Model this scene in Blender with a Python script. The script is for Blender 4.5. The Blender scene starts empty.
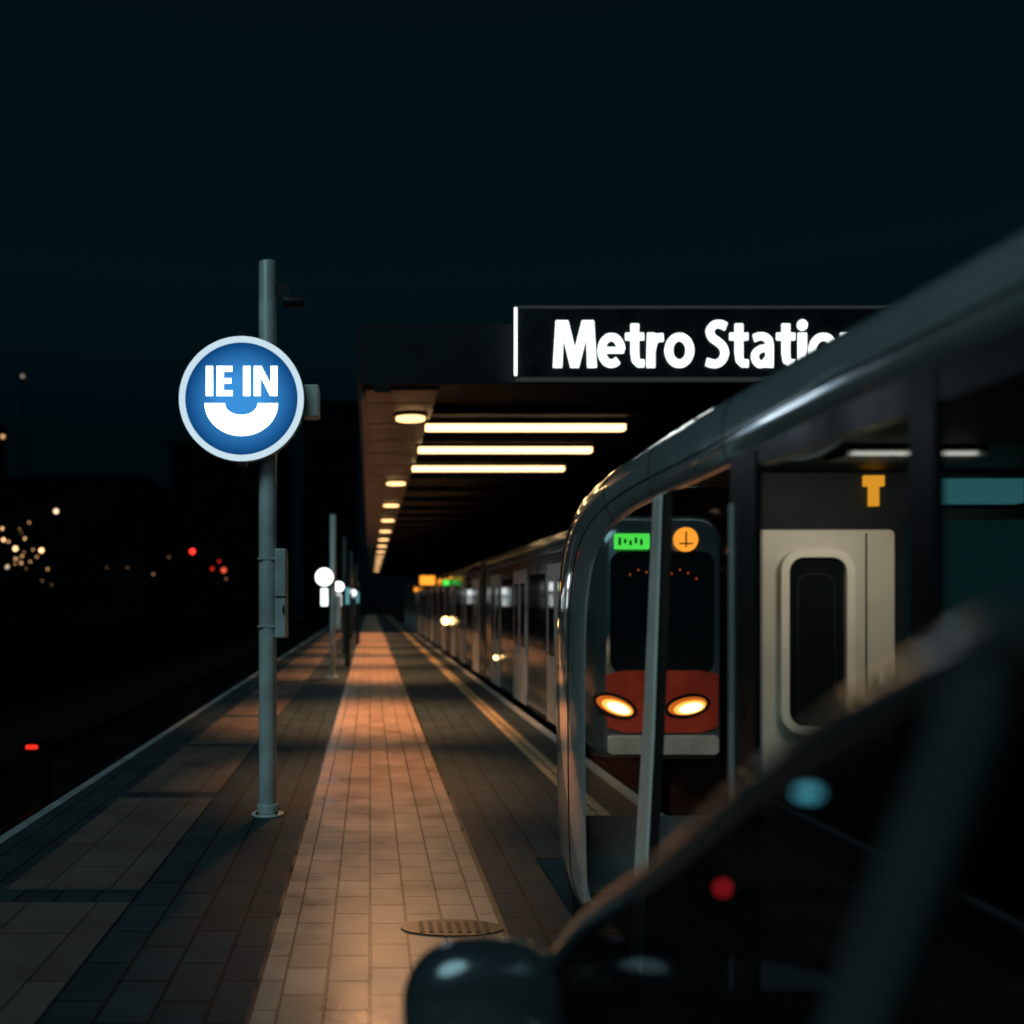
import bpy, bmesh, math, random
from mathutils import Vector
random.seed(7)
S=bpy.context.scene
COL=S.collection

# ------------------------------------------------------------ materials
def new(name):
    m=bpy.data.materials.new(name); m.use_nodes=True
    nt=m.node_tree; nt.nodes.clear()
    o=nt.nodes.new('ShaderNodeOutputMaterial')
    return m,nt,o
def pbr(name,c,rough=.5,metal=0,var=.25,scale=6,bump=0.0,rv=.12,coat=0,spec=.5):
    m,nt,o=new(name)
    b=nt.nodes.new('ShaderNodeBsdfPrincipled')
    b.inputs['Specular IOR Level'].default_value=spec
    tc=nt.nodes.new('ShaderNodeTexCoord')
    n=nt.nodes.new('ShaderNodeTexNoise'); n.inputs['Scale'].default_value=scale; n.inputs['Detail'].default_value=6
    nt.links.new(tc.outputs['Object'],n.inputs['Vector'])
    r=nt.nodes.new('ShaderNodeMapRange')
    r.inputs[1].default_value=.3; r.inputs[2].default_value=.7
    r.inputs[3].default_value=1-var; r.inputs[4].default_value=1+var*.4
    nt.links.new(n.outputs['Fac'],r.inputs[0])
    mx=nt.nodes.new('ShaderNodeVectorMath'); mx.operation='SCALE'
    mx.inputs[0].default_value=c; nt.links.new(r.outputs[0],mx.inputs['Scale'])
    nt.links.new(mx.outputs[0],b.inputs['Base Color'])
    r2=nt.nodes.new('ShaderNodeMapRange')
    r2.inputs[1].default_value=.3; r2.inputs[2].default_value=.7
    r2.inputs[3].default_value=max(.02,rough-rv); r2.inputs[4].default_value=min(1,rough+rv)
    nt.links.new(n.outputs['Fac'],r2.inputs[0]); nt.links.new(r2.outputs[0],b.inputs['Roughness'])
    b.inputs['Metallic'].default_value=metal
    b.inputs['Coat Weight'].default_value=coat
    if bump:
        bp=nt.nodes.new('ShaderNodeBump'); bp.inputs['Strength'].default_value=bump; bp.inputs['Distance'].default_value=.01
        nt.links.new(n.outputs['Fac'],bp.inputs['Height']); nt.links.new(bp.outputs[0],b.inputs['Normal'])
    nt.links.new(b.outputs[0],o.inputs[0]); return m
def emis(name,c,s):
    m,nt,o=new(name)
    e=nt.nodes.new('ShaderNodeEmission'); e.inputs[0].default_value=(*c,1); e.inputs[1].default_value=s
    nt.links.new(e.outputs[0],o.inputs[0]); return m
def glass(name,tint,rough=.03,ior=1.5,k=.3):
    m,nt,o=new(name)
    t=nt.nodes.new('ShaderNodeBsdfTransparent'); t.inputs[0].default_value=(*tint,1)
    g=nt.nodes.new('ShaderNodeBsdfGlossy'); g.inputs['Roughness'].default_value=rough; g.inputs[0].default_value=(1,1,1,1)
    f=nt.nodes.new('ShaderNodeFresnel'); f.inputs[0].default_value=ior
    ge=nt.nodes.new('ShaderNodeMath'); ge.operation='MULTIPLY'; ge.inputs[1].default_value=k
    nt.links.new(f.outputs[0],ge.inputs[0])
    x=nt.nodes.new('ShaderNodeMixShader')
    nt.links.new(ge.outputs[0],x.inputs[0]); nt.links.new(t.outputs[0],x.inputs[1]); nt.links.new(g.outputs[0],x.inputs[2])
    nt.links.new(x.outputs[0],o.inputs[0]); return m
def tiles(name,c1,c2,mortar,w,h,rough=.35,rot=0,msize=.012,off=.5,bump=.35,spec=.5):
    m,nt,o=new(name)
    b=nt.nodes.new('ShaderNodeBsdfPrincipled')
    b.inputs['Specular IOR Level'].default_value=spec
    tc=nt.nodes.new('ShaderNodeTexCoord'); mp=nt.nodes.new('ShaderNodeMapping')
    mp.inputs['Rotation'].default_value=(0,0,rot)
    nt.links.new(tc.outputs['Object'],mp.inputs[0])
    br=nt.nodes.new('ShaderNodeTexBrick'); br.offset=off
    br.inputs['Color1'].default_value=(*c1,1); br.inputs['Color2'].default_value=(*c2,1); br.inputs['Mortar'].default_value=(*mortar,1)
    br.inputs['Scale'].default_value=1; br.inputs['Brick Width'].default_value=w; br.inputs['Row Height'].default_value=h
    br.inputs['Mortar Size'].default_value=msize*.5; br.inputs['Mortar Smooth'].default_value=.3; br.inputs['Bias'].default_value=-.2
    nt.links.new(mp.outputs[0],br.inputs[0])
    n=nt.nodes.new('ShaderNodeTexNoise'); n.inputs['Scale'].default_value=2.2; n.inputs['Detail'].default_value=9; n.inputs['Roughness'].default_value=.65
    nt.links.new(tc.outputs['Object'],n.inputs[0])
    n2=nt.nodes.new('ShaderNodeTexNoise'); n2.inputs['Scale'].default_value=60; n2.inputs['Detail'].default_value=4
    nt.links.new(tc.outputs['Object'],n2.inputs[0])
    r=nt.nodes.new('ShaderNodeMapRange'); r.inputs[1].default_value=.3; r.inputs[2].default_value=.7; r.inputs[3].default_value=.62; r.inputs[4].default_value=1.12
    nt.links.new(n.outputs['Fac'],r.inputs[0])
    sc=nt.nodes.new('ShaderNodeVectorMath'); sc.operation='SCALE'
    nt.links.new(br.outputs['Color'],sc.inputs[0]); nt.links.new(r.outputs[0],sc.inputs['Scale'])
    nt.links.new(sc.outputs[0],b.inputs['Base Color'])
    r2=nt.nodes.new('ShaderNodeMapRange'); r2.inputs[1].default_value=.3; r2.inputs[2].default_value=.7
    r2.inputs[3].default_value=rough-.04; r2.inputs[4].default_value=rough+.14
    nt.links.new(n.outputs['Fac'],r2.inputs[0]); nt.links.new(r2.outputs[0],b.inputs['Roughness'])
    ad=nt.nodes.new('ShaderNodeMath'); ad.operation='MULTIPLY_ADD'; ad.inputs[1].default_value=-1.0
    nt.links.new(br.outputs['Fac'],ad.inputs[0])
    ml=nt.nodes.new('ShaderNodeMath'); ml.operation='MULTIPLY'; ml.inputs[1].default_value=.25
    nt.links.new(n2.outputs['Fac'],ml.inputs[0]); nt.links.new(ml.outputs[0],ad.inputs[2])
    bp=nt.nodes.new('ShaderNodeBump'); bp.inputs['Strength'].default_value=bump; bp.inputs['Distance'].default_value=.006
    nt.links.new(ad.outputs[0],bp.inputs['Height']); nt.links.new(bp.outputs[0],b.inputs['Normal'])
    nt.links.new(b.outputs[0],o.inputs[0]); return m

M={}
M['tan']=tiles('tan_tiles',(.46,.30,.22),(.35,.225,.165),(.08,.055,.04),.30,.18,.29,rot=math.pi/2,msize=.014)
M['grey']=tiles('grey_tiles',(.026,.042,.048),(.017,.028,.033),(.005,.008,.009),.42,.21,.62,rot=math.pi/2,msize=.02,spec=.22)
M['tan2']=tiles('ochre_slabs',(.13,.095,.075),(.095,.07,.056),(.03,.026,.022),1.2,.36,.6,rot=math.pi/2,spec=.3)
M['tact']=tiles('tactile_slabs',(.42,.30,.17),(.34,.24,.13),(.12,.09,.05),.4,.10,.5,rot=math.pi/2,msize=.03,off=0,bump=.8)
M['kerb']=tiles('kerb_stone',(.30,.32,.32),(.24,.26,.26),(.08,.08,.08),1.0,.3,.5,rot=math.pi/2)
M['conc']=pbr('concrete',(.05,.055,.055),.8,0,.5,3,.4)
M['ground']=pbr('ground_soil',(.004,.005,.005),.95,0,.5,1.5,.4,spec=.05)
M['ballast']=pbr('ballast',(.005,.006,.006),.95,0,.7,22,1.0,spec=.05)
M['rail']=pbr('rail_steel',(.06,.06,.06),.4,1,.4,5)
M['pole']=pbr('pole_paint',(.46,.50,.48),.42,.1,.3,4)
M['dark']=pbr('dark_metal',(.010,.014,.016),.45,.3,.3,4,spec=.3)
M['black']=pbr('black_plastic',(.006,.008,.009),.35,0,.3,4)
M['silver']=pbr('brushed_silver',(.66,.68,.65),.11,.55,.12,3,rv=.04,coat=1)
M['silver2']=pbr('satin_alu',(.50,.50,.47),.35,.2,.25,3)
M['roofp']=pbr('roof_paint',(.16,.19,.20),.2,.6,.25,2,rv=.06)
M['glass']=glass('tinted_glass',(.80,.83,.81),ior=1.42,k=.035)
M['cabglass']=glass('cab_glass',(.95,.96,.95),ior=1.42,k=.06)
M['carglass']=glass('car_glass',(.10,.13,.14),ior=1.45,k=.10)
M['carpaint']=pbr('car_paint',(.05,.066,.07),.20,.35,.2,3,rv=.05,coat=1)
M['trim']=pbr('window_trim',(.08,.098,.10),.4,.2,.2,3)
M['cream']=pbr('cream_door',(.66,.61,.52),.4,0,.12,4)
M['cream2']=pbr('cream_frame',(.84,.78,.68),.35,0,.1,4)
M['red']=pbr('red_paint',(.55,.055,.03),.28,.0,.2,4,coat=.5)
M['fglass']=pbr('windshield_black',(.008,.012,.014),.06,0,.1,4,rv=.02)
M['inter']=pbr('train_interior',(.012,.018,.019),.6,0,.3,4,spec=.2)
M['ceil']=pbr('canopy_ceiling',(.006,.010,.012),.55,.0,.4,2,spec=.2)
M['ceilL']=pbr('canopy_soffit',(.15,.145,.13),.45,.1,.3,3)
M['rubber']=pbr('rubber',(.012,.012,.012),.8,spec=.2)
M['build']=pbr('night_facade',(.0025,.004,.005),.9,0,.4,.4,spec=0)
M['bwin']=pbr('night_window',(.0015,.0025,.003),.6,0,.4,.4,spec=0)
M['warm']=emis('warm_tube',(1,.64,.29),3.2)
M['warmround']=emis('warm_downlight',(1,.56,.22),3.0)
M['white']=emis('white_light',(.92,.97,1.0),3)
M['signw']=emis('sign_letter_light',(.90,1,.98),2.2)
M['rsignw']=emis('roundel_letter_light',(.80,.93,1.0),4)
M['head']=emis('headlight',(1,.62,.22),9)
M['orange']=emis('orange_led',(1,.34,.03),1.5)
M['amber']=emis('amber_sign',(1,.40,.03),.9)
M['green']=emis('green_led',(.10,1,.10),1.0)
M['redl']=emis('red_light',(1,.03,.015),1.2)
M['cyan']=emis('cyan_light',(.25,.75,.85),.45)
M['cyand']=emis('cyan_reflection',(.10,.45,.50),.22)  # glow colour standing in for a cyan glass reflection
M['cyan2']=emis('cyan_dim',(.02,.09,.10),.12)

# ------------------------------------------------------------ mesh helpers
def root(name,loc=(0,0,0)):
    e=bpy.data.objects.new(name,None); e.location=loc; COL.objects.link(e); return e
def obj(name,verts,faces,mats,parent=None,smooth=False,fm=None,bevel=0):
    me=bpy.data.meshes.new(name); me.from_pydata([tuple(v) for v in verts],[],faces)
    if not isinstance(mats,(list,tuple)): mats=[mats]
    for m in mats: me.materials.append(m)
    if fm: 
        for p,i in zip(me.polygons,fm): p.material_index=i
    bm=bmesh.new(); bm.from_mesh(me); bmesh.ops.recalc_face_normals(bm,faces=bm.faces); bm.to_mesh(me); bm.free()
    for p in me.polygons: p.use_smooth=smooth
    o=bpy.data.objects.new(name,me); COL.objects.link(o)
    if parent: o.parent=parent
    if bevel:
        b=o.modifiers.new('b','BEVEL'); b.width=bevel; b.segments=3; b.limit_method='ANGLE'
        for p in me.polygons: p.use_smooth=True
        o.modifiers.new('w','WEIGHTED_NORMAL')
    return o
def box(name,x0,x1,y0,y1,z0,z1,mat,parent=None,bevel=0):
    v=[(x,y,z) for x in(x0,x1) for y in(y0,y1) for z in(z0,z1)]
    f=[(0,1,3,2),(4,6,7,5),(0,4,5,1),(2,3,7,6),(0,2,6,4),(1,5,7,3)]
    return obj(name,v,f,mat,parent,bevel=bevel)
def boxes(name,L,mat,parent=None):
    V=[];F=[]
    for (x0,x1,y0,y1,z0,z1) in L:
        k=len(V)
        V+=[(x,y,z) for x in(x0,x1) for y in(y0,y1) for z in(z0,z1)]
        F+=[tuple(k+i for i in f) for f in [(0,1,3,2),(4,6,7,5),(0,4,5,1),(2,3,7,6),(0,2,6,4),(1,5,7,3)]]
    return obj(name,V,F,mat,parent)
def sheet(name,x0,x1,y0,y1,z,mat,parent=None):
    return obj(name,[(x0,y0,z),(x1,y0,z),(x1,y1,z),(x0,y1,z)],[(0,1,2,3)],mat,parent)
def cyl(name,p,r,h,mat,parent=None,axis='z',n=40,r2=None,bevel=0):
    r2=r if r2 is None else r2
    V=[];F=[]
    def A(a,rr,t):
        c,s=rr*math.cos(a),rr*math.sin(a)
        return {'z':(p[0]+c,p[1]+s,p[2]+t),'y':(p[0]+c,p[1]+t,p[2]+s),'x':(p[0]+t,p[1]+c,p[2]+s)}[axis]
    for i in range(n): V.append(A(2*math.pi*i/n,r,0))
    for i in range(n): V.append(A(2*math.pi*i/n,r2,h))
    for i in range(n): j=(i+1)%n; F.append((i,j,n+j,n+i))
    F.append(tuple(range(n))); F.append(tuple(range(2*n-1,n-1,-1)))
    o=obj(name,V,F,mat,parent)
    for q in o.data.polygons: q.use_smooth=len(q.vertices)==4
    if bevel:
        b=o.modifiers.new('b','BEVEL'); b.width=bevel; b.segments=3; b.limit_method='ANGLE'
    return o
def prism(name,pts,y0,y1,mat,parent=None,plane='xz',bevel=0):
    n=len(pts); 
    if plane=='xz': V=[(a,y0,b) for a,b in pts]+[(a,y1,b) for a,b in pts]
    else: V=[(y0,a,b) for a,b in pts]+[(y1,a,b) for a,b in pts]
    F=[tuple(range(n)),tuple(range(2*n-1,n-1,-1))]+[(i,(i+1)%n,n+(i+1)%n,n+i) for i in range(n)]
    return obj(name,V,F,mat,parent,bevel=bevel)
def rrect(x0,x1,z0,z1,r,n=7):
    P=[]
    for cx,cz,a0 in((x1-r,z1-r,0),(x0+r,z1-r,90),(x0+r,z0+r,180),(x1-r,z0+r,270)):
        for i in range(n+1):
            a=math.radians(a0+90*i/n); P.append((cx+r*math.cos(a),cz+r*math.sin(a)))
    return P
def frame(name,outer,inner,y0,y1,mat,parent,plane='xz'):
    n=len(outer)
    f=(lambda p,t:(p[0],t,p[1])) if plane=='xz' else (lambda p,t:(t,p[0],p[1]))
    V=[f(p,y0) for p in outer]+[f(p,y0) for p in inner]+[f(p,y1) for p in outer]+[f(p,y1) for p in inner]
    F=[]
    for i in range(n):
        j=(i+1)%n
        F+=[(i,j,n+j,n+i),(2*n+i,3*n+i,3*n+j,2*n+j),(i,2*n+i,2*n+j,j),(n+i,n+j,3*n+j,3*n+i)]
    return obj(name,V,F,mat,parent)
def catmull(P,k=6):
    out=[]
    for i in range(len(P)-1):
        p0=P[max(i-1,0)];p1=P[i];p2=P[i+1];p3=P[min(i+2,len(P)-1)]
        for s in range(k):
            t=s/k
            out.append(tuple(.5*((2*p1[d])+(-p0[d]+p2[d])*t+(2*p0[d]-5*p1[d]+4*p2[d]-p3[d])*t*t+(-p0[d]+3*p1[d]-3*p2[d]+p3[d])*t**3) for d in range(len(p1))))
    out.append(tuple(P[-1])); return out
def shell(name,outer,inner,xl,xr,crown,edge,mats,parent,glassfn,rnd=.1):
    O=catmull(outer); I=catmull(inner); V=[];F=[];fm=[]
    xc=(xl+xr)/2; n=len(O); rows=[]; g=rnd/.1
    for i in range(n):
        a=O[max(i-1,0)];b=O[min(i+1,n-1)]
        d=Vector((b[0]-a[0],b[1]-a[1])).normalized(); nn=(d[1],-d[0])
        o=Vector(O[i]); q=Vector(I[i])
        L=lambda t:q.lerp(o,t)
        sec=[(.018,L(0)),(.004,L(.05)),(0,L(.30)),(.012*g,L(.55)),(.035*g,L(.75)),(.07*g,L(.89)),(.12*g,L(.97)),(.17*g,L(1.0))]
        base=Vector(nn)
        half=[(xl+s,p) for s,p in sec]+[(xl+edge,o+base*crown*.45),(xl+(xc-xl)*.6,o+base*crown*.85)]
        row=half+[(xc,o+base*crown)]+[(xl+xr-x,p) for x,p in reversed(half)]
        rows.append(row)
    m=len(rows[0])
    for r in rows: V+=[(x,p[0],p[1]) for x,p in r]
    for i in range(n-1):
        for j in range(m-1):
            F.append((i*m+j,i*m+j+1,(i+1)*m+j+1,(i+1)*m+j))
            mid=(7<=j<=m-9)
            fm.append(1 if (mid and glassfn(O[i])) else 0)
    obj(name,V,F,mats,parent,smooth=True,fm=fm)
    return rows
def seam(name,rows,cells,mat,parent,lift=.0015):
    """thin panel-gap strips laid just proud of the shell; cells: list of (row, t0, t1) across, or ('long', sec_index, width)"""
    V=[];F=[]
    for c in cells:
        if c[0]=='long':
            j=c[1]; w=c[2]; prev=None
            for r in rows[c[3]:]:
                x,p=r[j]; x2,p2=r[j+1]
                a=(x-lift,p[0],p[1]+lift); b=(x+(x2-x)*w-lift,p[0]+(p2[0]-p[0])*w,p[1]+(p2[1]-p[1])*w+lift)
                V+=[a,b]
                if prev is not None: k=len(V); F.append((k-4,k-3,k-1,k-2))
                prev=1
        else:
            r0=rows[c[0]]; r1=rows[c[0]+1]; t=c[1]; prev=None
            for j in range(0,14):
                x,p=r0[j]; x1,p1=r1[j]
                V+=[(x-lift,p[0],p[1]+lift),(x+(x1-x)*t-lift,p[0]+(p1[0]-p[0])*t,p[1]+(p1[1]-p[1])*t+lift)]
                if prev is not None: k=len(V); F.append((k-4,k-3,k-1,k-2))
                prev=1
    return obj(name,V,F,mat,parent,smooth=True)

# ---- bold humanist letters drawn as outlines and thick strokes (cap height = 1)
def arc(cx,cy,rx,ry,a0,a1,n=26): return [(cx+rx*math.cos(math.radians(a0+(a1-a0)*i/n)),cy+ry*math.sin(math.radians(a0+(a1-a0)*i/n))) for i in range(n+1)]
GL={
'M':(1.12,[('p',[(.0,0),(.22,0),(.255,.66),(.44,0),(.64,0),(.84,.66),(.865,0),(1.09,0),(1.02,1),(.73,1),(.545,.40),(.37,1),(.07,1)])]),
'e':(.70,[('s',arc(.345,.365,.245,.285,2,312),.20,.155),('p',[(.12,.305),(.655,.305),(.665,.43),(.12,.43)])]),
't':(.50,[('s',[(.235,.93),(.235,.30),(.255,.16),(.33,.09),(.47,.085)],.20,.155),('p',[(.0,.585),(.46,.585),(.46,.735),(.0,.735)])]),
'r':(.48,[('p',[(.03,0),(.24,0),(.24,.735),(.05,.735)]),('s',[(.16,.40),(.20,.54),(.29,.63),(.45,.645)],.20,.17)]),
'o':(.76,[('s',arc(.375,.365,.265,.285,0,360,40),.205,.16)]),
'S':(.64,[('s',catmull([(.55,.87),(.40,.925),(.24,.90),(.145,.78),(.20,.64),(.34,.55),(.47,.44),(.515,.29),(.43,.14),(.27,.075),(.05,.12)],6),.20,.16)]),
'a':(.68,[('s',catmull([(.10,.62),(.26,.665),(.42,.635),(.50,.50),(.50,.0)],6),.19,.15),('s',catmull([(.50,.41),(.30,.40),(.155,.31),(.145,.18),(.24,.075),(.37,.09),(.48,.2)],6),.18,.14)]),
'i':(.30,[('p',[(.04,0),(.255,0),(.255,.735),(.04,.735)]),('p',arc(.148,.905,.125,.115,0,350,20))]),
'n':(.74,[('p',[(.03,0),(.24,0),(.24,.735),(.05,.735)]),('s',catmull([(.14,.46),(.26,.62),(.41,.655),(.535,.60),(.575,.44),(.575,.0)],6),.205,.165)]),
'I':(.34,[('p',[(.06,0),(.28,0),(.28,1),(.06,1)])]),
'E':(.60,[('p',[(.06,0),(.56,0),(.56,.18),(.28,.18),(.28,.42),(.52,.42),(.52,.59),(.28,.59),(.28,.82),(.55,.82),(.55,1),(.06,1)])]),
'N':(.84,[('p',[(.06,0),(.27,0),(.27,.64),(.57,0),(.80,0),(.80,1),(.59,1),(.59,.38),(.30,1),(.06,1)])]),
' ':(.24,[])}
def lettering(name,s,mat,parent,x0,z0,sx,sz,y,depth=.012):
    V=[];F=[];x=0;k=0
    def add(pts,lay):
        n=len(pts);b=len(V);ya=y-lay*.0012
        for a,c in pts: V.append((x0+(x+a)*sx,ya,z0+c*sz))
        for a,c in pts: V.append((x0+(x+a)*sx,y+depth,z0+c*sz))
        return n,b
    for ch in s:
        w,parts=GL[ch]
        for lay,pt in enumerate(parts):
            if pt[0]=='p':
                n,b=add(pt[1],lay); F.append(tuple(range(b,b+n)))
                F.extend([(b+i,b+(i+1)%n,b+n+(i+1)%n,b+n+i) for i in range(n)])
            else:
                c=pt[1]; wv,wh=pt[2],pt[3]; Lf=[];Rt=[]
                closed=math.dist(c[0],c[-1])<1e-4
                for i in range(len(c)):
                    a=c[i-1] if i else (c[-2] if closed else c[0]); bq=c[i+1] if i<len(c)-1 else (c[1] if closed else c[-1])
                    dx,dz=bq[0]-a[0],bq[1]-a[1]; l=math.hypot(dx,dz) or 1; dx/=l;dz/=l
                    h=.5*(wv*abs(dz)+wh*abs(dx))/max(abs(dx)+abs(dz),1e-6)*1.0
                    Lf.append((c[i][0]-dz*h,c[i][1]+dx*h)); Rt.append((c[i][0]+dz*h,c[i][1]-dx*h))
                n,b=add(Lf+Rt,lay); q=len(c)
                for i in range(q-1):
                    F.append((b+i,b+i+1,b+q+i+1,b+q+i)); F.append((b+i,b+i+1,b+n+i+1,b+n+i)); F.append((b+q+i,b+q+i+1,b+n+q+i+1,b+n+q+i))
        x+=w
    return obj(name,V,F,mat,parent)

# ------------------------------------------------------------ ground, tracks, platform
BY=6.2
sheet('ground',-600,600,-200,1500,-1.1,M['ground'])
pl=root('station_platform')
boxes('platform_body',[(-2.5,1.02,-6,BY,-1.09,-.004),(-2.5,2.2,BY,110,-1.09,-.004)],M['conc'],pl)
Y0,Y1=-6,110
def strip(n,x0,x1,mat,y0=Y0,y1=Y1,z=0): return sheet(n,x0,x1,y0,y1,z,M[mat],pl)
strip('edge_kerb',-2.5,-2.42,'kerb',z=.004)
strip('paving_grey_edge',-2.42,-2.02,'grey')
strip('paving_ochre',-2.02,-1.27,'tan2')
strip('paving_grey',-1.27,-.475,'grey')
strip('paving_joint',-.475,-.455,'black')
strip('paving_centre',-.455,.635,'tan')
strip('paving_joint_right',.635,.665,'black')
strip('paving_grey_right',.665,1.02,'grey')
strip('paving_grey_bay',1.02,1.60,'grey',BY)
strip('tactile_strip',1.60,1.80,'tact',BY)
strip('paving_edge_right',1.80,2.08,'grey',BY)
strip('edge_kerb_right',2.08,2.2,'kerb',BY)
boxes('paving_cross_bands',[(-2.02,-1.27,y,y+.22,.001,.004) for y in (5.3,8.1,10.9,13.7,16.5,19.3,22.1)],M['grey'],pl)
dc=root('drain_cover')
prism('cover_plate',[(.40+.25*math.cos(a*math.pi/16),4.87+.12*math.sin(a*math.pi/16)) for a in range(32)],0,1,M['black'],dc)
o=dc.children[0]; 
for v in o.data.vertices: v.co=(v.co.x,v.co.z,.003+.005*v.co.y)
boxes('cover_ribs',[(.24+i*.045,.262+i*.045,4.79,4.95,.008,.011) for i in range(8)],M['dark'],dc)

tr=root('railway_track')
sheet('ballast_bed',-9,-2.52,-6,200,-.95,M['ballast'],tr)
boxes('sleepers',[(-5.6,-3.2,-3+i*.65,-2.75+i*.65,-.945,-.85) for i in range(130)],M['ground'],tr)
boxes('rails',[(-5.17,-5.10,-6,200,-.85,-.70),(-3.72,-3.65,-6,200,-.85,-.70)],M['rail'],tr)
tr2=root('railway_track')
sheet('ballast_bed',2.22,7,BY,200,-.95,M['ballast'],tr2)
boxes('rails',[(2.5,2.56,BY,200,-.94,-.80),(3.4,3.46,BY,200,-.94,-.80)],M['rail'],tr2)
sg=root('track_signal')
box('signal_housing',-4.25,-3.92,12.02,12.3,-.9,-.08,M['ground'],sg,.02)
prism('red_lens',rrect(-4.13,-3.99,-.19,-.14,.02),11.99,12.02,M['redl'],sg)
box('signal_hood',-4.2,-3.95,11.93,12.02,-.11,-.09,M['ground'],sg)

# ------------------------------------------------------------ pole with roundel sign
ps=root('station_roundel_sign')
cyl('post',(-.76,7.44,0),.066,4.12,M['pole'],ps,bevel=.02)
cyl('base_flange',(-.76,7.44,0),.12,.02,M['pole'],ps,bevel=.008)
cyl('base_collar',(-.76,7.44,.02),.078,.07,M['pole'],ps,bevel=.01)
for a in range(4):
    cyl('anchor_bolt_%d'%a,(-.76+.1*math.cos(a*1.57+.78),7.44+.1*math.sin(a*1.57+.78),.02),.01,.02,M['dark'],ps,n=6)
cx,cy,cz=-.932,7.26,3.06
cyl('roundel_case',(cx,cy,cz),.455,.10,M['pole'],ps,axis='y',n=96,bevel=.015)
m,nt,o=new('roundel_blue_face')
tc=nt.nodes.new('ShaderNodeTexCoord'); mp=nt.nodes.new('ShaderNodeMapping'); mp.inputs['Location'].default_value=(-cx,-cy,-cz)
ln=nt.nodes.new('ShaderNodeVectorMath'); ln.operation='LENGTH'
nt.links.new(tc.outputs['Object'],mp.inputs[0]); nt.links.new(mp.outputs[0],ln.inputs[0])
cr=nt.nodes.new('ShaderNodeValToRGB'); cr.color_ramp.elements[0].position=.15; cr.color_ramp.elements[0].color=(.04,.26,.64,1)
cr.color_ramp.elements[1].position=.40; cr.color_ramp.elements[1].color=(.004,.055,.19,1)
nt.links.new(ln.outputs['Value'],cr.inputs[0]); e=nt.nodes.new('ShaderNodeEmission'); e.inputs[1].default_value=1.1
nt.links.new(cr.outputs[0],e.inputs[0]); nt.links.new(e.outputs[0],o.inputs[0]); M['blue']=m
cyl('blue_face',(cx,cy-.008,cz),.41,.006,M['blue'],ps,axis='y',n=96)
C=lambda r,n=96:[(cx+r*math.cos(2*math.pi*i/n),cz+r*math.sin(2*math.pi*i/n)) for i in range(n)]
M['ring']=emis('roundel_ring_light',(.62,.80,.90),.95)
frame('white_ring',C(.452),C(.408),cy-.018,cy-.001,M['ring'],ps)
lettering('letters','IE IN',M['rsignw'],ps,cx-.27,cz+.02,.54/2.36,.215,cy-.016,.006)
pts=[(cx+.265*math.cos(a),cz-.035+.235*math.sin(a)) for a in [math.pi+math.pi*i/32 for i in range(33)]]
pts+=[(cx+.12*math.cos(a),cz-.035+.085*math.sin(a)) for a in [2*math.pi-math.pi*i/16 for i in range(17)]]
prism('smile_shape',pts,cy-.02,cy-.010,M['rsignw'],ps)
for s,z in(('top_lug',cz+.455),('bottom_lug',cz-.49)):
    box(s,cx-.035,cx+.035,cy+.01,cy+.09,z,z+.035,M['dark'],ps,.006)
boxes('sign_brackets',[(cx-.02,-.70,cy+.10,cy+.13,cz+.2,cz+.25),(cx-.02,-.70,cy+.10,cy+.13,cz-.25,cz-.20)],M['dark'],ps)
box('control_box',-.495,-.375,7.36,7.52,2.95,3.19,M['pole'],ps,.015)
box('control_bracket',-.70,-.49,7.41,7.47,3.05,3.09,M['dark'],ps)
box('cabinet',-.70,-.615,7.34,7.54,1.32,1.98,M['pole'],ps,.015)
boxes('cabinet_seams',[(-.695,-.62,7.334,7.338,1.62,1.63),(-.64,-.63,7.33,7.338,1.5,1.56)],M['dark'],ps)
cyl('camera_body',(-.64,7.38,3.80),.045,.16,M['dark'],ps,axis='x',bevel=.01)
box('camera_arm',-.70,-.60,7.42,7.46,3.86,3.95,M['dark'],ps)
boxes('strap_bands',[(-.83,-.69,7.37,7.51,z,z+.012) for z in(1.4,1.9,3.04)],M['pole'],ps)

for k,(y,zt,zl,rl) in enumerate([(20.5,3.35,2.07,.18),(30,3.5,2.0,.15),(41,3.6,1.95,.16),(55,3.6,2.0,.17)]):
    p=root('platform_lamp_post')
    pm=M['pole'] if k==0 else M['conc']
    cyl('post',(-.76,y,0),.06,zt,pm,p,n=20)
    cyl('base',(-.76,y,0),.12,.04,pm,p,n=20)
    cyl('lamp_case',(-.93,y-.1,zl),rl+.03,.1,M['dark'],p,axis='y',n=40)
    cyl('lamp_face',(-.93,y-.11,zl),rl,.012,M['white'],p,axis='y',n=40)
    box('panel_case',-1.02,-.84,y-.09,y-.02,zl-.62,zl-.2,M['dark'],p)
    prism('panel_face',rrect(-1.0,-.86,zl-.59,zl-.23,.02),y-.105,y-.091,M['signw'],p)
    box('arm',-.9,-.74,y-.03,y+.01,zl-.03,zl+.03,M['dark'],p)
    box('cabinet',-.70,-.6,y-.1,y+.1,1.0,1.7,pm,p,.01)
for (x,y,z0,z1,w) in [(-.35,24,.0,2.3,.5),(-.3,36,.0,2.2,.4)]:
    t=root('information_totem'); box('totem_case',x-w/2,x-w/2+.12,y,y+w,z0,z1,M['dark'],t,.02)
    box('totem_screen',x-w/2+.02,x-w/2+.10,y-.012,y-.003,1.5,1.9,M['cyan'],t)

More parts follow.
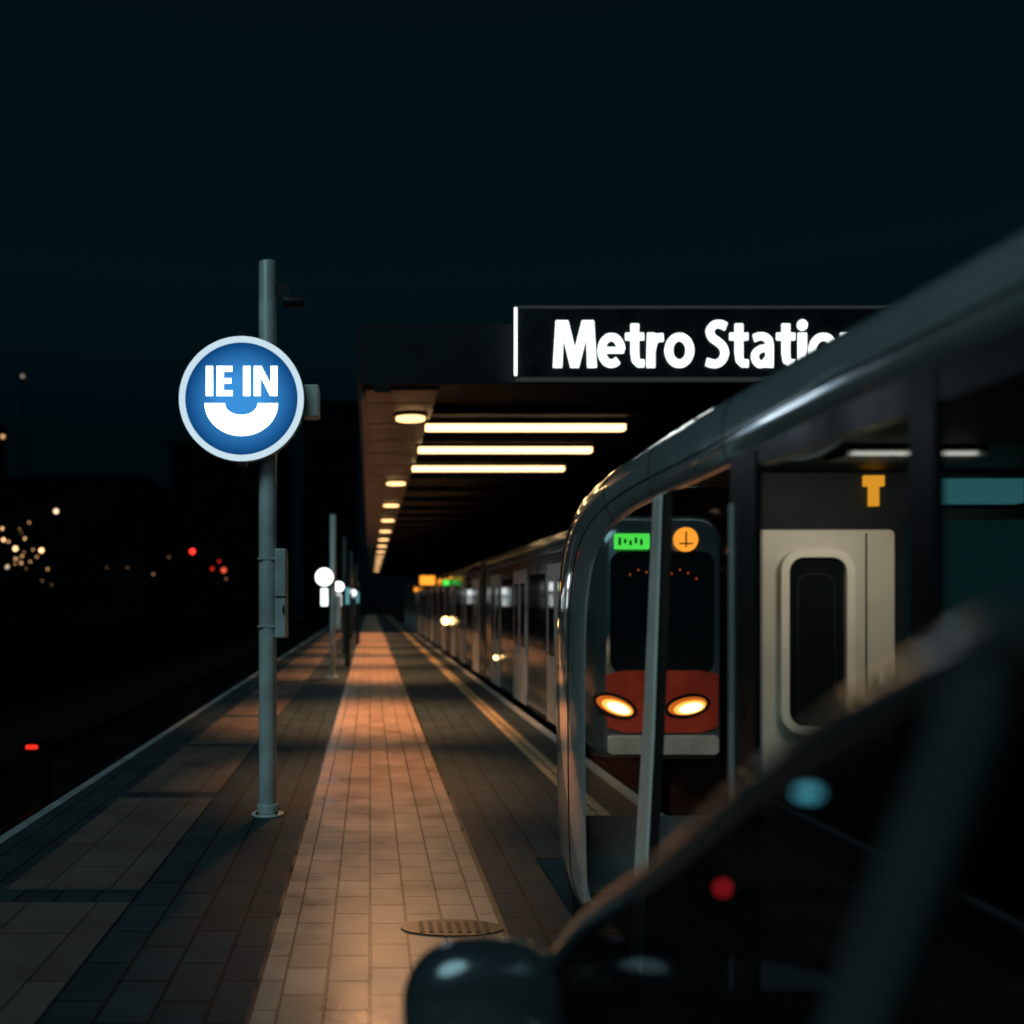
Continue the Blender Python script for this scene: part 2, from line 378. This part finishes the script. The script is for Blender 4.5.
# ------------------------------------------------------------ canopy
cn=root('platform_canopy')
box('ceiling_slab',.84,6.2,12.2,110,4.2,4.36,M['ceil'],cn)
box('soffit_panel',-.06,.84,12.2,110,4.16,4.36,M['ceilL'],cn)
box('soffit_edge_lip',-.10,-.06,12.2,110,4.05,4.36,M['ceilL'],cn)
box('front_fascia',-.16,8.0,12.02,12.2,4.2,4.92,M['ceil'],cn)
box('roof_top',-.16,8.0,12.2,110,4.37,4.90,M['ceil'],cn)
boxes('ceiling_ribs',[(.84,6.2,y,y+.12,4.10,4.2) for y in [13.4+2.4*i for i in range(36)]],M['ceil'],cn)
boxes('soffit_joints',[(-.055,.83,y,y+.02,4.154,4.16) for y in [13+1.5*i for i in range(60)]],M['black'],cn)
box('back_wall',6.0,6.2,12.4,110,-1.09,4.2,M['ceil'],cn)
boxes('columns',[(5.5,5.8,y,y+.3,-1.09,4.2) for y in range(13,105,8)],M['dark'],cn)
for i,y in enumerate([14.4,16.55,18.9]):
    box('tube_fixture_%d'%i,.76,3.70,y-.12,y+.12,4.12,4.17,M['dark'],cn)
    box('tube_lamp_%d'%i,.80,3.66,y-.10,y+.10,4.04,4.12,M['warm'],cn)
ys=[13.8,21.5,26.5,31.5,36.5,41.5,46.5,52,58,64,70,78,86]
for i,y in enumerate(ys):
    cyl('downlight_rim_%d'%i,(.56,y,4.12),.24,.04,M['ceilL'],cn,n=32)
    cyl('downlight_%d'%i,(.56,y,4.08),.20,.04,M['warmround'],cn,n=32)
def spot(n,loc,e,c,ang,blend=.6,rad=.15,rot=(0,0,0)):
    l=bpy.data.lights.new(n,'SPOT'); l.energy=e; l.color=c; l.spot_size=math.radians(ang); l.spot_blend=blend; l.shadow_soft_size=rad
    o=bpy.data.objects.new(n,l); o.location=loc; o.rotation_euler=rot; COL.objects.link(o); o.parent=cn; return o
for i,y in enumerate(ys[:7]): spot('downlight_beam_%d'%i,(.18,y,4.06),1600,(1,.48,.20),78,blend=1)
box('platform_fill_case',.05,.25,11.86,12.02,4.06,4.2,M['dark'],cn,.01)  # case and spots below are added to light the near platform
for nm,ty,en,an in(('a',9.3,1200,44),('b',5.8,400,22)):
    d=Vector((.10,ty,0))-Vector((.15,11.84,4.1))
    spot('platform_fill_'+nm,(.15,11.84,4.1),en,(1,.48,.21),an,blend=1,rad=.08,rot=d.to_track_quat('-Z','Y').to_euler())

# ------------------------------------------------------------ metro station sign
ms=root('metro_station_sign')
box('sign_panel',1.74,6.3,11.86,11.98,4.24,5.06,M['dark'],ms,.01)
box('sign_end_light',1.712,1.738,11.83,11.85,4.26,5.06,M['white'],ms)
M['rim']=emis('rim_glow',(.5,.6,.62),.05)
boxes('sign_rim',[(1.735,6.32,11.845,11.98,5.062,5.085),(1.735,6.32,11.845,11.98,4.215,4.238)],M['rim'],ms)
boxes('brackets',[(x,x+.06,11.98,12.02,4.3,4.8) for x in(2.2,4.0,5.8)],M['dark'],ms)
tw=sum(GL[c][0] for c in 'Metro Statio')
lettering('letters','Metro Station',M['signw'],ms,2.17,4.355,3.38/tw,.555,11.84)
dd=root('departure_display')
box('display_case',1.68,2.28,34.5,34.8,2.08,2.48,M['dark'],dd,.02)
prism('display_face',rrect(1.72,2.24,2.12,2.44,.03),34.47,34.49,M['orange'],dd)
boxes('hangers',[(1.8,1.84,34.6,34.64,2.48,4.2),(2.12,2.16,34.6,34.64,2.48,4.2)],M['dark'],dd)

# ------------------------------------------------------------ near train
nt_=root('metro_train')
XL,XR=1.05,3.05
outer=[(5.30,-.03),(5.72,.02),(5.98,.22),(6.07,.9),(6.05,1.45),(5.90,1.86),(5.54,2.09),(4.97,2.19),(4.2,2.235),(3.2,2.25),(2.2,2.255),(0,2.255),(-3,2.255)]
inner=[(4.80,.15),(4.86,.17),(4.93,.28),(4.96,.9),(4.94,1.42),(4.86,1.66),(4.72,1.81),(4.45,1.91),(3.98,1.965),(3.1,1.99),(2.1,2.03),(0,2.05),(-3,2.05)]
rows=shell('body_shell',outer,inner,XL,XR,.05,.26,[M['silver'],M['cabglass']],nt_,lambda p: p[0]>5.3 and .25<p[1],rnd=.085)
seam('panel_gaps',rows,[('long',2,.10,0),('long',6,.10,38),(44,.12),(50,.05),(55,.05)],M['rubber'],nt_)
box('floor',XL+.02,XR-.02,-3,5.3,-.05,.05,M['inter'],nt_)
box('inner_ceiling',XL+.06,XR-.06,-3,4.3,2.09,2.11,M['inter'],nt_)
box('sill',XL-.012,XL+.03,-3,4.80,-.05,.16,M['dark'],nt_,.008)
box('underframe',XL+.03,XR-.03,-3,5.3,-.85,-.06,M['dark'],nt_)
box('far_side_wall',XR-.06,XR-.03,-3,5.1,.05,2.08,M['inter'],nt_)
box('lower_side_wall',XL+.012,XL+.05,-3,2.72,.14,.95,M['silver2'],nt_)
GP=[(-3,.16),(4.83,.16),(4.94,.3),(4.98,.9),(4.96,1.44),(4.88,1.68),(4.74,1.83),(4.45,1.93),(4.0,1.985),(3.1,2.01),(2.1,2.05),(-3,2.06)]
obj('side_glazing',[(XL+.028,a,b) for a,b in GP],[tuple(range(len(GP)))],M['glass'],nt_)
prism('door_post',[(4.05,.14),(3.87,.14),(3.70,1.1),(3.60,1.98),(3.70,1.98),(3.84,1.1)],XL-.006,XL+.03,M['cream2'],nt_,plane='yz',bevel=.01)
prism('door_post_dark_seal',[(3.86,.14),(3.82,.14),(3.65,1.1),(3.55,1.98),(3.59,1.98),(3.69,1.1)],XL,XL+.025,M['rubber'],nt_,plane='yz')
boxes('window_pillars',[(XL+.005,XL+.024,2.74,2.93,.14,2.01),(XL+.005,XL+.024,1.87,1.96,.95,2.04),(XL+.005,XL+.024,.6,.75,.95,2.05)],M['black'],nt_)
boxes('painted_pillar_highlight',[(XL-.002,XL+.004,2.90,2.925,.14,1.88)],M['silver2'],nt_)  # pale strip stands in for the highlight down the pillar edge
box('window_header',XL+.008,XL+.05,-3,2.73,1.97,2.045,M['black'],nt_)
box('partition',1.42,XR-.07,3.80,3.86,.05,2.085,M['inter'],nt_)
D=(1.455,1.975,.08,1.865)
prism('cream_door_leaf',rrect(D[0],D[1],D[2],D[3],.02),3.76,3.80,M['cream'],nt_,bevel=.006)
frame('door_window_frame',rrect(1.535,1.81,1.10,1.79,.08),rrect(1.565,1.78,1.13,1.76,.055),3.73,3.76,M['cream2'],nt_)
prism('door_window_pane',rrect(1.565,1.78,1.13,1.76,.055),3.752,3.758,M['fglass'],nt_)
frame('door_window_gasket',rrect(1.60,1.745,1.16,1.70,.045),rrect(1.606,1.739,1.166,1.694,.04),3.748,3.751,M['inter'],nt_)
boxes('door_trim',[(1.862,1.867,3.755,3.76,.1,1.85)],M['dark'],nt_)
cyl('door_handle',(1.90,3.72,1.18),.012,.16,M['silver2'],nt_,n=14)
prism('tee_sign',[(1.866,2.07),(1.94,2.07),(1.94,2.03),(1.920,2.03),(1.920,1.955),(1.886,1.955),(1.886,2.03),(1.866,2.03)],3.77,3.79,M['amber'],nt_)
box('door_fill_case',1.5,1.95,3.15,3.30,2.055,2.085,M['dark'],nt_)  # case and area lamp added to brighten the cream door
l=bpy.data.lights.new('door_fill','AREA'); l.shape='RECTANGLE'; l.size=.4; l.size_y=.12; l.energy=3.8; l.color=(1,.9,.74)
o=bpy.data.objects.new('door_fill',l); o.location=(1.72,3.1,2.03); o.rotation_euler=(math.radians(42),0,0); COL.objects.link(o); o.parent=nt_
box('front_fill_case',2.0,2.2,4.9,5.1,2.03,2.09,M['dark'],nt_)  # case and spot added to light the far train's red front
l=bpy.data.lights.new('front_fill','SPOT'); l.energy=230; l.color=(1,.66,.38); l.spot_size=math.radians(26); l.spot_blend=1; l.shadow_soft_size=.05
o=bpy.data.objects.new('front_fill',l); o.location=(2.1,5.12,1.99); o.rotation_euler=(Vector((2.9,10.2,.1))-Vector((2.1,5.12,1.99))).to_track_quat('-Z','Y').to_euler(); COL.objects.link(o); o.parent=nt_
box('cyan_window_reflection',2.05,2.42,3.70,3.76,1.96,2.05,M['cyand'],nt_)  # glowing box imitates the cyan reflection in the side window
box('teal_reflection',2.03,2.6,3.74,3.79,1.45,1.90,M['cyan2'],nt_)  # dim glowing panel stands in for the blurred teal reflection
for i in range(3):
    y=3.1-i*.9
    box('seat_%d'%i,2.35,2.9,y-.45,y,.42,.52,M['inter'],nt_,.03); box('seat_back_%d'%i,2.35,2.9,y-.06,y,.5,1.2,M['inter'],nt_,.03)
for y in(4.2,3.3):
    cyl('wheel_%d'%int(y*10),(1.35,y,-.62),.30,.1,M['rail'],nt_,axis='x')

# ------------------------------------------------------------ far train
def farprofile(x0,x1,z0,z1,inset=0):
    x0+=inset;x1-=inset;z1-=inset; 
    r=.26
    P=[(x0+.05,z0),(x0,z0+.12),(x0-.0,z1-r)]
    for i in range(1,8):
        a=math.radians(180-90*i/7); P.append((x0+r+r*math.cos(a),z1-r+r*math.sin(a)))
    for i in range(8):
        a=math.radians(90-90*i/7); P.append((x1-r+r*math.cos(a),z1-r+r*math.sin(a)))
    P+=[(x1,z0+.12),(x1-.05,z0)]
    return P
ft=root('metro_train')
X0,X1=2.3,3.68
def loft(name,secs,mat,parent):
    V=[];F=[];n=len(secs[0][1])
    for y,P in secs: V+=[(a,y,b) for a,b in P]
    for k in range(len(secs)-1):
        for i in range(n): j=(i+1)%n; F.append((k*n+i,k*n+j,(k+1)*n+j,(k+1)*n+i))
    F.append(tuple(range(n))); F.append(tuple(range(len(V)-1,len(V)-n-1,-1)))
    o=obj(name,V,F,mat,parent,smooth=True)
    o.modifiers.new('e','EDGE_SPLIT').split_angle=math.radians(40)
    return o
ncar=6; L=9.0; ya=10.75
for k in range(ncar):
    a=ya+k*(L+.35); b=a+L
    if k==0:
        loft('cab_body',[(10.25,farprofile(X0,X1,-.02,2.42,.10)),(10.33,farprofile(X0,X1,-.02,2.46,.04)),(10.5,farprofile(X0,X1,-.02,2.48,.0)),(b,farprofile(X0,X1,-.02,2.5))],M['roofp'],ft)
    else:
        loft('car_body_%d'%k,[(a,farprofile(X0,X1,-.02,2.5,.03)),(a+.06,farprofile(X0,X1,-.02,2.5)),(b-.06,farprofile(X0,X1,-.02,2.5)),(b,farprofile(X0,X1,-.02,2.5,.03))],M['roofp'],ft)
    box('gangway_%d'%k,X0+.1,X1-.1,b,b+.35,.05,2.3,M['rubber'],ft)
    win=[];door=[];dg=[]
    for d in range(3):
        c=a+1.5+d*3.0
        for s in(-.62,.02):
            door.append((X0-.02,X0-.003,c+s,c+s+.6,.06,2.05))
            dg.append((X0-.026,X0-.020,c+s+.12,c+s+.48,.9,1.85))
        if d<2: win.append((X0-.010,X0-.002,c+.85,c+2.15,.95,1.95))
    boxes('doors_%d'%k,door,M['silver2'],ft); boxes('door_glass_%d'%k,dg,M['fglass'],ft); boxes('windows_%d'%k,win,M['fglass'],ft)
    boxes('roof_rail_%d'%k,[(X0-.018,X0+.02,a+.1,b-.1,2.20,2.25)],M['silver'],ft)
    for cond,yy,r,z,x in ((k==0,17.9,.04,.57,X0-.05),(k==1,29.0,.11,1.0,X0-.11)):
        if cond:
            cyl('marker_case_%d'%k,(x,yy,z),r+.02,.1,M['dark'],ft,axis='y',n=24)
            cyl('marker_%d'%k,(x,yy-.01,z),r,.012,M['head'],ft,axis='y',n=24)
    if k in(1,3):
        box('door_lamp_case_%d'%k,X0-.22,X0-.0,b-.4,b-.34,2.0,2.2,M['dark'],ft)
        prism('door_lamp_%d'%k,rrect(X0-.21,X0-.02,2.02,2.18,.03),b-.41,b-.401,M['green'] if k==1 else M['orange'],ft)
yf=10.25
prism('windshield',rrect(X0+.16,X1-.16,.86,2.10,.12),yf-.015,yf-.002,M['fglass'],ft,bevel=.004)
M['ind']=emis('cab_indicator',(1,.16,.04),.35)
for i in range(9):
    x=X0+.36+.085*i
    cyl('cab_indicator_%d'%i,(x,yf-.02,1.86+.05*math.sin(i*1.3)),.012,.004,M['ind'],ft,axis='y',n=10)
prism('red_front_band',[(X0+.12,.30),(X0+.11,.84),(X0+.3,.88),(X1-.3,.88),(X1-.11,.84),(X1-.12,.30),(X1-.3,.24),(X0+.3,.24)],yf-.03,yf-.003,M['red'],ft,bevel=.01)
prism('bumper',rrect(X0+.12,X1-.12,.02,.22,.05),yf-.07,yf-.003,M['silver2'],ft,bevel=.015)
def ell(cx,cz,a,b,t,n=28): return [(cx+a*math.cos(u)*math.cos(t)-b*math.sin(u)*math.sin(t),cz+a*math.cos(u)*math.sin(t)+b*math.sin(u)*math.cos(t)) for u in[2*math.pi*i/n for i in range(n)]]
M['lens']=emis('headlight_outer',(1,.20,.02),.8)
M['lens2']=emis('headlight_mid',(1,.42,.08),2.2)
for nme,hx,t in(('left',2.50,-.35),('right',3.24,.2)):
    prism('headlight_housing_'+nme,ell(hx,.52,.24,.12,t),yf-.045,yf-.031,M['black'],ft)
    prism('headlight_lens_'+nme,ell(hx,.52,.20,.085,t),yf-.052,yf-.046,M['lens'],ft)
    prism('headlight_reflector_'+nme,ell(hx+.02,.505,.165,.068,t),yf-.056,yf-.053,M['lens2'],ft)
    prism('headlight_bulb_'+nme,ell(hx+.03,.50,.12,.045,t),yf-.06,yf-.057,M['head'],ft)
prism('destination_display',rrect(2.50,2.86,2.12,2.28,.015),yf-.03,yf-.003,M['green'],ft)
boxes('display_digits',[(2.54+i*.055,2.565+i*.055,yf-.034,yf-.031,2.16+.02*(i%2),2.24-.015*(i%3)) for i in range(5)],M['dark'],ft)
cyl('route_disc',(3.23,yf-.03,2.22),.125,.02,M['orange'],ft,axis='y',n=40)
boxes('route_symbol',[(3.222,3.238,yf-.034,yf-.031,2.14,2.30),(3.16,3.30,yf-.034,yf-.031,2.17,2.185)],M['dark'],ft)
boxes('wiper',[(2.7,2.72,yf-.03,yf-.018,.9,1.5),(3.3,3.32,yf-.03,yf-.018,.9,1.5)],M['rubber'],ft)

# ------------------------------------------------------------ car in foreground
car=root('parked_car')
CX0,CX1=.35,.98
co=[(2.16,.80),(1.74,1.06),(1.30,1.27),(.90,1.474),(.70,1.558),(.53,1.608),(.1,1.64),(-.6,1.63),(-1.2,1.52),(-1.7,1.25),(-2.0,.9)]
ci=[(2.08,.80),(1.69,1.035),(1.27,1.235),(.88,1.436),(.685,1.520),(.52,1.570),(.1,1.60),(-.6,1.59),(-1.15,1.48),(-1.6,1.23),(-1.88,.88)]
shell('roof_and_pillars',co,ci,CX0,CX1,.03,.08,[M['carpaint'],M['carglass']],car,lambda p:p[0]>.95 or p[0]<-1.25,rnd=.022)
pts=[(c[0],c[1]) for c in catmull(ci,3)]
for s,x in(('left',CX0+.022),('right',CX1-.022)):
    obj('side_glass_'+s,[(x,a,b) for a,b in pts],[tuple(range(len(pts)))],M['carglass'],car)
prism('window_divider',[(1.06,.80),(.97,.80),(.72,1.29),(.56,1.575),(.62,1.55),(.78,1.29)],CX0+.002,CX0+.028,M['trim'],car,plane='yz',bevel=.006)
prism('b_pillar',[(-.2,.80),(-.32,.80),(-.34,1.60),(-.24,1.60)],CX0+.002,CX0+.028,M['black'],car,plane='yz')
low=[(2.20,.16),(2.30,.35),(2.30,.56),(2.24,.70),(2.16,.76),(1.9,.77),(-1.85,.80),(-2.05,.78),(-2.12,.6),(-2.1,.3),(-2.0,.16),(-1.75,.16),(-1.70,.4),(-1.5,.55),(-1.25,.55),(-1.05,.4),(-1.0,.16),(1.2,.16),(1.25,.4),(1.45,.55),(1.7,.55),(1.9,.4),(1.95,.16)]
prism('lower_body',low,CX0-.02,CX1+.02,M['carpaint'],car,plane='yz',bevel=.035)
box('cowl_panel',CX0+.03,CX1-.03,.9,2.05,.775,.80,M['black'],car)
for y in(1.58,-1.37):
    for x in(CX0-.01,CX1-.14):
        cyl('wheel_%d_%d'%(int(y*10),int(x*10)),(x,y,.27),.27,.15,M['rubber'],car,axis='x'); cyl('hub_%d_%d'%(int(y*10),int(x*10)),(x-.006,y,.27),.16,.162,M['silver2'],car,axis='x')
box('seat',CX0+.08,CX1-.08,-.1,.05,.5,1.25,M['black'],car,.05)
def blob(name,c,s,mat,parent,e=.55,n=28,m=18):
    V=[];F=[]
    f=lambda w:math.copysign(abs(w)**e,w)
    for i in range(m+1):
        v=-math.pi/2+math.pi*i/m
        for j in range(n):
            u=2*math.pi*j/n
            V.append((c[0]+s[0]*f(math.cos(v))*f(math.cos(u)),c[1]+s[1]*f(math.cos(v))*f(math.sin(u)),c[2]+s[2]*f(math.sin(v))))
    for i in range(m):
        for j in range(n): k=(j+1)%n; F.append((i*n+j,i*n+k,(i+1)*n+k,(i+1)*n+j))
    return obj(name,V,F,mat,parent,smooth=True)
blob('door_mirror',(.235,2.0,.785),(.17,.08,.14),M['carpaint'],car,e=.85)
box('mirror_arm',.30,.36,1.98,2.04,.72,.80,M['black'],car,.01)
M['bead_red']=emis('bead_red',(1,.02,.03),6)
blob('red_bead',(.425,1.205,1.253),(.006,.006,.006),M['bead_red'],car,e=1,n=12,m=8)  # small glowing red bead behind the side glass
M['glint']=emis('glint_cyan',(.2,.75,.9),4.5)
blob('cyan_glint',(.414,.945,1.418),(.012,.006,.005),M['glint'],car,e=1,n=12,m=8)  # glowing bead imitates the cyan reflection on the car window

# ------------------------------------------------------------ background
def bld(x0,x1,y0,y1,h,seed):
    b=root('office_building')
    box('walls',x0,x1,y0,y1,-1.09,h,M['build'],b)
    box('parapet',x0-.2,x1+.2,y0-.2,y1+.2,h,h+.5,M['build'],b)
    W=[]
    z=1.2
    while z<h-2.5:
        x=x0+1
        while x<x1-2:
            W.append((x,x+1.2,y0-.03,y0-.003,z,z+1.5)); x+=2.2
        z+=3.1
    boxes('windows',W,M['bwin'],b)
bld(-62,-40,92,110,20,1); bld(-38,-22,96,112,13,2); bld(-20,-9,100,115,17,3); bld(-7,-1.5,105,120,22,4); bld(8,40,120,140,12,5)
cl=root('distant_street_lights')
def lamp(x,y,z,r,c,s,i):
    m=emis('city_light_%d'%i,c,s)
    blob('lamp_%d'%i,(x,y,z),(r,r*.6,r),m,cl,e=1,n=14,m=8)
    cyl('mast_%d'%i,(x,y+.2,-1.09),.05,z+1.09,M['build'],cl,n=8)
W=(1,.55,.25);R=(1,.03,.02)
LL=[(-25.5,5.8,.12,W,2),(-24.8,5.2,.16,W,2.4),(-24.2,5.9,.1,W,1.6),(-24.9,4.5,.12,W,1.2),(-23.1,5.1,.16,W,2.5),(-23.9,4.3,.09,W,1.5),(-21.9,7.8,.16,(1,.7,.45),1.6),(-25.7,6.6,.10,W,1.5),
(-12.4,5.0,.18,R,2.5),(-11.1,3.8,.12,R,.6),(-10.3,3.7,.18,(1,.12,.05),.8),(-10.5,4.3,.09,R,.6),(-24.2,17.2,.14,(.7,.5,.4),.3),(-25.6,13.0,.16,W,.6),(-25.3,3.9,.12,(1,.7,.5),.8),(-24.4,4.2,.1,W,.8)]
for i in range(14): LL.append((random.uniform(-26,-22.5),random.uniform(3.6,7.2),random.uniform(.05,.1),(1,.5,.2),random.uniform(.3,1.2)))
for i in range(8): LL.append((random.uniform(-25,-8),random.uniform(2.4,4.6),random.uniform(.05,.09),(1,.5,.25),random.uniform(.08,.3)))
for i,(x,z,r,c,s) in enumerate(LL): lamp(x,70+random.uniform(-.5,.5),z,r,c,s*1.4,i)
wl=root('boundary_wall'); box('wall',-9.4,-9.1,-6,110,-1.09,.9,M['build'],wl); boxes('wall_posts',[(-9.1,-9.0,y,y+.3,-1.09,1.0) for y in range(-6,110,6)],M['build'],wl)

# ------------------------------------------------------------ world, added cool fill
w=bpy.data.worlds.new('World'); S.world=w; w.use_nodes=True
nt=w.node_tree; bg=nt.nodes['Background']
tc=nt.nodes.new('ShaderNodeTexCoord'); sx=nt.nodes.new('ShaderNodeSeparateXYZ'); cr=nt.nodes.new('ShaderNodeValToRGB')
nt.links.new(tc.outputs['Generated'],sx.inputs[0]); nt.links.new(sx.outputs['Z'],cr.inputs[0])
cr.color_ramp.elements[0].position=0; cr.color_ramp.elements[0].color=(.0003,.0018,.0026,1)
cr.color_ramp.elements[1].position=.6; cr.color_ramp.elements[1].color=(.0008,.0040,.0066,1)
e=cr.color_ramp.elements.new(.30); e.color=(.0006,.0060,.0082,1)
e=cr.color_ramp.elements.new(.15); e.color=(.0003,.0024,.0036,1)
nt.links.new(cr.outputs[0],bg.inputs[0]); bg.inputs[1].default_value=1.0
sl=bpy.data.lights.new('cool_fill','SUN'); sl.energy=.85; sl.angle=math.radians(30); sl.color=(.52,.90,1)  # sun lamp added as a soft cool fill from behind left
o=bpy.data.objects.new('cool_fill',sl); o.rotation_euler=Vector((.45,.75,-.75)).to_track_quat('-Z','Y').to_euler(); COL.objects.link(o)

# ------------------------------------------------------------ camera
c=bpy.data.cameras.new('Camera'); co_=bpy.data.objects.new('Camera',c); COL.objects.link(co_); S.camera=co_
co_.location=(0,0,1.6); co_.rotation_euler=(math.pi/2,0,0)
c.sensor_width=36; c.lens=35.16; c.shift_x=.1387; c.shift_y=.086; c.clip_start=.05; c.clip_end=3000
c.dof.use_dof=True; c.dof.focus_distance=5.8; c.dof.aperture_fstop=1.15
S.view_settings.view_transform='Standard'; S.view_settings.look='None'; S.view_settings.exposure=0
